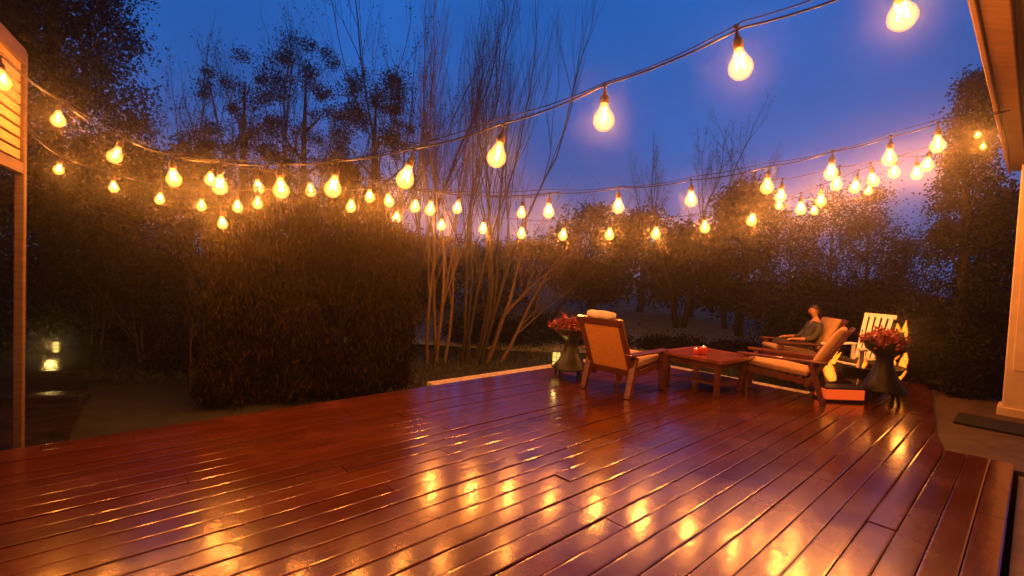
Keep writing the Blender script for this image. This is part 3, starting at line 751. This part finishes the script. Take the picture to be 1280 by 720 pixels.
# big dark conifer, top left
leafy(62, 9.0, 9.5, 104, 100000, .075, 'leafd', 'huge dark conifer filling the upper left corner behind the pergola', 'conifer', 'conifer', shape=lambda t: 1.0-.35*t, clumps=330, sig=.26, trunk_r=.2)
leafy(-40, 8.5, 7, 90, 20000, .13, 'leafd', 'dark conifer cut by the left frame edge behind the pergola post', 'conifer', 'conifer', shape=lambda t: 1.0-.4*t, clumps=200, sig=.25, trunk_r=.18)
# thicket at the left
for i, (px, Y, H, r, lab) in enumerate(((112, 9.0, 3.0, 45, 'brown twiggy shrub right of the pergola post above the lantern'), (170, 9.0, 3.3, 56, 'largest brown shrub between the lantern and the hedge'), (232, 7.6, 2.75, 52, 'brown shrub touching the left end of the hedge'), (130, 11, 3.9, 80, 'dark rounded tree behind the left shrubs'), (225, 12, 4.2, 75, 'dark rounded tree rising behind the left shrubs against the blue sky'))):
    leafy(px, Y, H, r, 9000 if Y < 10 else 9000, .075 if Y < 10 else .11, 'leafb' if Y < 10 else 'leafd', lab, 'shrub' if Y < 10 else 'tree', 'shrub' if Y < 10 else 'evergreen_tree', clumps=110, sig=.17, grp='shrubs at the left' if Y < 10 else None, trunk_r=.05)
for i, (px, Y, H, ln) in enumerate(((128, 8.6, 2.8, .1), (190, 7.6, 2.6, -.12), (255, 6.6, 2.1, .15))):
    bare_tree(px, Y, H, ['thin bare shrub with fine twigs beside the path lantern', 'thin bare shrub leaning left in front of the brown shrubs', 'thin bare shrub leaning right by the hedge end'][i], 'bare shrub', stems=4, spread=.5, lean=ln, depth=4, r0=.018, m='barkp', seed=40+i, name='bare_shrub', grp='bare shrubs at the left')
# dark evergreens with bare crowns behind hedge
for i, (px, Y, H, r, lab) in enumerate(((300, 10.5, HT(300, 75, 10.5), 52, 'dark evergreen tree with ragged crown left of centre, leftmost of three'), (375, 11, HT(375, 60, 11), 52, 'dark evergreen tree with ragged crown, middle of three above the hedge'), (462, 10.5, HT(462, 88, 10.5), 48, 'dark evergreen tree with ragged crown, rightmost of three above the hedge'))):
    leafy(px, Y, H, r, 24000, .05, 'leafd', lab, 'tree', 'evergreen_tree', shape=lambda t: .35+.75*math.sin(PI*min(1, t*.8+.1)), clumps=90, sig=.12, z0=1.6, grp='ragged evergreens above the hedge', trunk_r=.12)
for i, (px, Y, H, lab) in enumerate(((250, 12, 6.8, 'tall bare tree at left whose twigs stand against the sky'), (335, 11.5, 7.6, 'tall bare tree rising out of the ragged evergreens at left'), (405, 11.5, 8.0, 'tall forked bare tree above the hedge middle'), (492, 11, 8.6, 'tall bare tree right of the ragged evergreens'))):
    bare_tree(px, Y, H, lab, 'bare tree', stems=3, spread=.42, depth=6, r0=.07, seed=50+i, grp='bare trees against the sky', up=.3, leafpts=(3500, .045, 'leafd', .03))
# fan shaped multi stem tree
bare_tree(548, 8.9, 7.6, 'pale multi stem bare tree whose branches fan upward past the top edge', 'bare tree', stems=4, spread=.30, lean=.02, depth=6, r0=.040, m='barkp', seed=71, up=.55, grp='bare trees against the sky', base_off=.35)
bare_tree(592, 9.1, 7.9, 'bare tree with straight fanned branches in front of the open sky', 'bare tree', stems=7, spread=.30, lean=.22, depth=6, r0=.038, m='bark', seed=72, up=.42, grp='bare trees against the sky', base_off=.3)
bare_tree(620, 9.3, 4.3, 'pale bare tree leaning right beside the lawn gap', 'bare tree', stems=2, spread=.5, lean=.5, depth=5, r0=.05, m='barkp', seed=73, up=.1, grp='bare trees against the sky')
bare_tree(672, 12, 4.4, 'small bare tree with drooping twigs behind the leaning one', 'bare tree', stems=2, spread=.5, lean=.1, depth=5, r0=.06, seed=74, grp='bare trees against the sky', leafpts=(1600, .05, 'leafd', .1))
bare_tree(852, 16, HT(852, 118, 16)+.6, 'bare tree with round twiggy crown right of centre, the taller of two', 'bare tree', stems=2, spread=.42, depth=6, r0=.10, seed=75, grp='bare trees against the sky', leafpts=(2500, .05, 'leafd', .05))
bare_tree(915, 16, HT(915, 150, 16)+.6, 'bare tree with round twiggy crown right of centre, the shorter of two', 'bare tree', stems=3, spread=.42, depth=6, r0=.09, seed=76, grp='bare trees against the sky', leafpts=(2500, .05, 'leafd', .05))
# far dark masses
FL = [(560, 19, 300, 90, 'far dark tree behind the multi stem bare tree'), (655, 20, 305, 85, 'far dark tree above the pale lawn gap'), (738, 18, 262, 60, 'far dark tree with pointed top left of the candle table'), (800, 19, 268, 62, 'far dark tree directly above the orange backed chair'),
      (862, 18, 285, 58, 'far dark tree behind the low table'), (925, 15, 232, 45, 'far dark narrow tree left of the russet bushes'), (480, 19, 290, 90, 'far dark tree seen over the right end of the hedge')]
for px, Y, ty, r, lab in FL:
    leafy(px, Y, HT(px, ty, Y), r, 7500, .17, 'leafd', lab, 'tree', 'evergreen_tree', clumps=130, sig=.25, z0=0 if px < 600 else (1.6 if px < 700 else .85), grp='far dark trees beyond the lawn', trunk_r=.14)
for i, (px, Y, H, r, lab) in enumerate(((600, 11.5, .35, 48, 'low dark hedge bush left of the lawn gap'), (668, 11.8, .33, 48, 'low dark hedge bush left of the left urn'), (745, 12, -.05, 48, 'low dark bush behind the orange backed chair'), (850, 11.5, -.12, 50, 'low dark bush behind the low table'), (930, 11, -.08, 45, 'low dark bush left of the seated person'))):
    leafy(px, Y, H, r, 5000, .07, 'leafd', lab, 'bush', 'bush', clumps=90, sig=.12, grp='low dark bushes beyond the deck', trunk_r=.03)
# russet bushes and thicket on the right
RB = [(985, 10, 268, 42, 'leafr', 'russet bush left of the white chair, leftmost of its clump'), (1035, 10.5, 240, 44, 'leafr', 'tall russet bush behind the seated person'), (1080, 10, 240, 34, 'leafr', 'tall russet bush above the white garden chair'), (1122, 9.5, 300, 30, 'leafb', 'brown leaved bush above the fire'),
      (1010, 8.8, 345, 40, 'leafd', 'low dark bush right behind the seated person'), (1100, 8.9, 350, 40, 'leafd', 'low dark bush right behind the fire'), (1155, 8.3, 375, 30, 'leafd', 'low dark bush between the fire and the columnar conifer')]
for px, Y, ty, r, mm, lab in RB:
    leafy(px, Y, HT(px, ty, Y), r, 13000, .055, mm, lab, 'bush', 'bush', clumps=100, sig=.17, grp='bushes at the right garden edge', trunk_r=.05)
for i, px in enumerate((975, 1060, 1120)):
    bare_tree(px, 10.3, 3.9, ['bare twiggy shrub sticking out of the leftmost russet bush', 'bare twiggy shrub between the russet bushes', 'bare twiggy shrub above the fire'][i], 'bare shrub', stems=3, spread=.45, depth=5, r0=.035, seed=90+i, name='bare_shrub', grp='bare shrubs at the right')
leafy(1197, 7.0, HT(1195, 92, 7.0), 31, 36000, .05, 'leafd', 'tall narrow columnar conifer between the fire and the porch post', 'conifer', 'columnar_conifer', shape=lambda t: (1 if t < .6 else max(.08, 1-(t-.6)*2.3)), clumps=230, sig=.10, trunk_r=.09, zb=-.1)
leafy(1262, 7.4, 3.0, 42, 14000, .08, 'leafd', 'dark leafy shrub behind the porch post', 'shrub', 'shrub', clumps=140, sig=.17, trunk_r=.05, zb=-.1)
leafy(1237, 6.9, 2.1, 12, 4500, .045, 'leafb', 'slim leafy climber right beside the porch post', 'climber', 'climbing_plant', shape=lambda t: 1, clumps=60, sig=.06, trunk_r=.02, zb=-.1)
for i, (px, py, s) in enumerate(((1178, 486, .2), (1200, 492, .24), (1224, 488, .26))):
    g_ = G(px, py, -.08); root = empty('low_plant', (g_.x, g_.y, -.08)); tag(root, ['small straw coloured plant at the foot of the columnar conifer, leftmost of three', 'small straw coloured plant at the foot of the columnar conifer, middle of three', 'small straw coloured plant nearest the porch post'][i], 'plant', 'small plants by the path')
    mb = MB()
    for k in range(70):
        a = rng.uniform(0, 2*PI); L = s*rng.uniform(.6, 1.3); o_ = rng.uniform(.3, 1)
        p1 = Vector((math.cos(a)*L*o_*.9, math.sin(a)*L*o_*.9, L*(1.1-o_*.7))); mb.tube([(0, 0, 0), p1*.5+Vector((0, 0, L*.2)), p1], [.005, .004, .001], 3, cap=False)
    mb.build('blades', M['pergola'], root)
# grass beyond the deck corner
gp = []
for _ in range(30000):
    x = rng.uniform(-9, 9); y = rng.uniform(6.5, 12)
    p = Vector((x, y, 0)); u_, v_ = uv(p)
    if v_ > vL-.35 and u_ < uB+.35: continue
    if v_ > vJ-.2 and u_ < u2+.2: continue
    if v_ > vC-.3 : continue
    gp.append((x, y, GZ+.03+rng.uniform(0, .03)))
o = leaves('grass', gp, .11, mat('grass_blade', (.045, .055, .028), .7, spec=.2, island=1, var=.5), None, .12, droop=-1.6); tag(o, kind='stuff')
# fallen wet leaves on the deck
lp = []
for px, py in ((243, 600), (806, 600), (815, 612), (1090, 690), (560, 650), (430, 560), (700, 570), (900, 640), (1010, 600), (330, 690), (640, 610)):
    g_ = G(px, py); lp.append((g_.x, g_.y, .006))
# ------------------------------------------------------------------ haze and sky
mb = MB(); x0, x1, y0, y1, z0, z1 = -42, 42, -8, 46, -1.6, 10.5
mb.hexa([(x0, y0, z0), (x1, y0, z0), (x1, y1, z0), (x0, y1, z0), (x0, y0, z1), (x1, y0, z1), (x1, y1, z1), (x0, y1, z1)])
hm = bpy.data.materials.new('bloom_volume'); hm.use_nodes = True; t = hm.node_tree
for n in list(t.nodes): t.nodes.remove(n)
oo = t.nodes.new('ShaderNodeOutputMaterial'); vv_ = t.nodes.new('ShaderNodeVolumePrincipled'); vv_.inputs['Density'].default_value = .0085
vv_.inputs['Anisotropy'].default_value = .955; vv_.inputs['Color'].default_value = (.9, .88, .86, 1); t.links.new(vv_.outputs[0], oo.inputs['Volume'])
h = mb.build('bloom_haze', hm); h['kind'] = 'stuff'  # thin volume added to stand in for lens bloom around the bulbs
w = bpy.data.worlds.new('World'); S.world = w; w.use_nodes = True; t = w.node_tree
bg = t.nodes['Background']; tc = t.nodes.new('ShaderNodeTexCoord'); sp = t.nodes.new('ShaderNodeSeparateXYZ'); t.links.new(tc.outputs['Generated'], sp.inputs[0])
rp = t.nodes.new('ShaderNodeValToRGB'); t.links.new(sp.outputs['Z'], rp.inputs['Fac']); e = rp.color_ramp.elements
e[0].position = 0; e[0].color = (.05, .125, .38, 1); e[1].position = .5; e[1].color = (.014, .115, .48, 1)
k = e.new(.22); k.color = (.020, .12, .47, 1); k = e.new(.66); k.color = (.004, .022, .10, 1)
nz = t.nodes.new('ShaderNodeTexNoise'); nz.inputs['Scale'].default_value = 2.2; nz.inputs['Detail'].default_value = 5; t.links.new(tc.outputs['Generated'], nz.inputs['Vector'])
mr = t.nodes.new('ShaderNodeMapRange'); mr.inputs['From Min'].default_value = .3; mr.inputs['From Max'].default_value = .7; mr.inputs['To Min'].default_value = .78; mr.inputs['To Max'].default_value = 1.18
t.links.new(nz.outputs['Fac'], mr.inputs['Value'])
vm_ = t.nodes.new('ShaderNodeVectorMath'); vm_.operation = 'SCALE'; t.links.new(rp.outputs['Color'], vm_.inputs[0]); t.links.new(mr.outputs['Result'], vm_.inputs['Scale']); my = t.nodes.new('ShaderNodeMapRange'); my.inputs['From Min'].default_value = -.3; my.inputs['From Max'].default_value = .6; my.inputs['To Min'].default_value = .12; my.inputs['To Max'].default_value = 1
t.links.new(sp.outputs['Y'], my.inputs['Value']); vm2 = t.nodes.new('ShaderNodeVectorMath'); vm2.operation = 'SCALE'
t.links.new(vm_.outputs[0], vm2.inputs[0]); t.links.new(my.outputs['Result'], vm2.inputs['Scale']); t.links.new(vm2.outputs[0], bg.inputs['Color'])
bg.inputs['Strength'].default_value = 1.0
S.view_settings.view_transform = 'Standard'; S.view_settings.look = 'None'; S.view_settings.exposure = 0; S.view_settings.gamma = 1
cy = S.cycles; cy.use_denoising = True
try: cy.denoiser = 'OPENIMAGEDENOISE'
except Exception: pass
cy.max_bounces = 6; cy.diffuse_bounces = 2; cy.glossy_bounces = 3; cy.volume_bounces = 0; cy.transparent_max_bounces = 12; cy.sample_clamp_indirect = 4; cy.use_light_tree = True
cy.caustics_reflective = False; cy.caustics_refractive = False
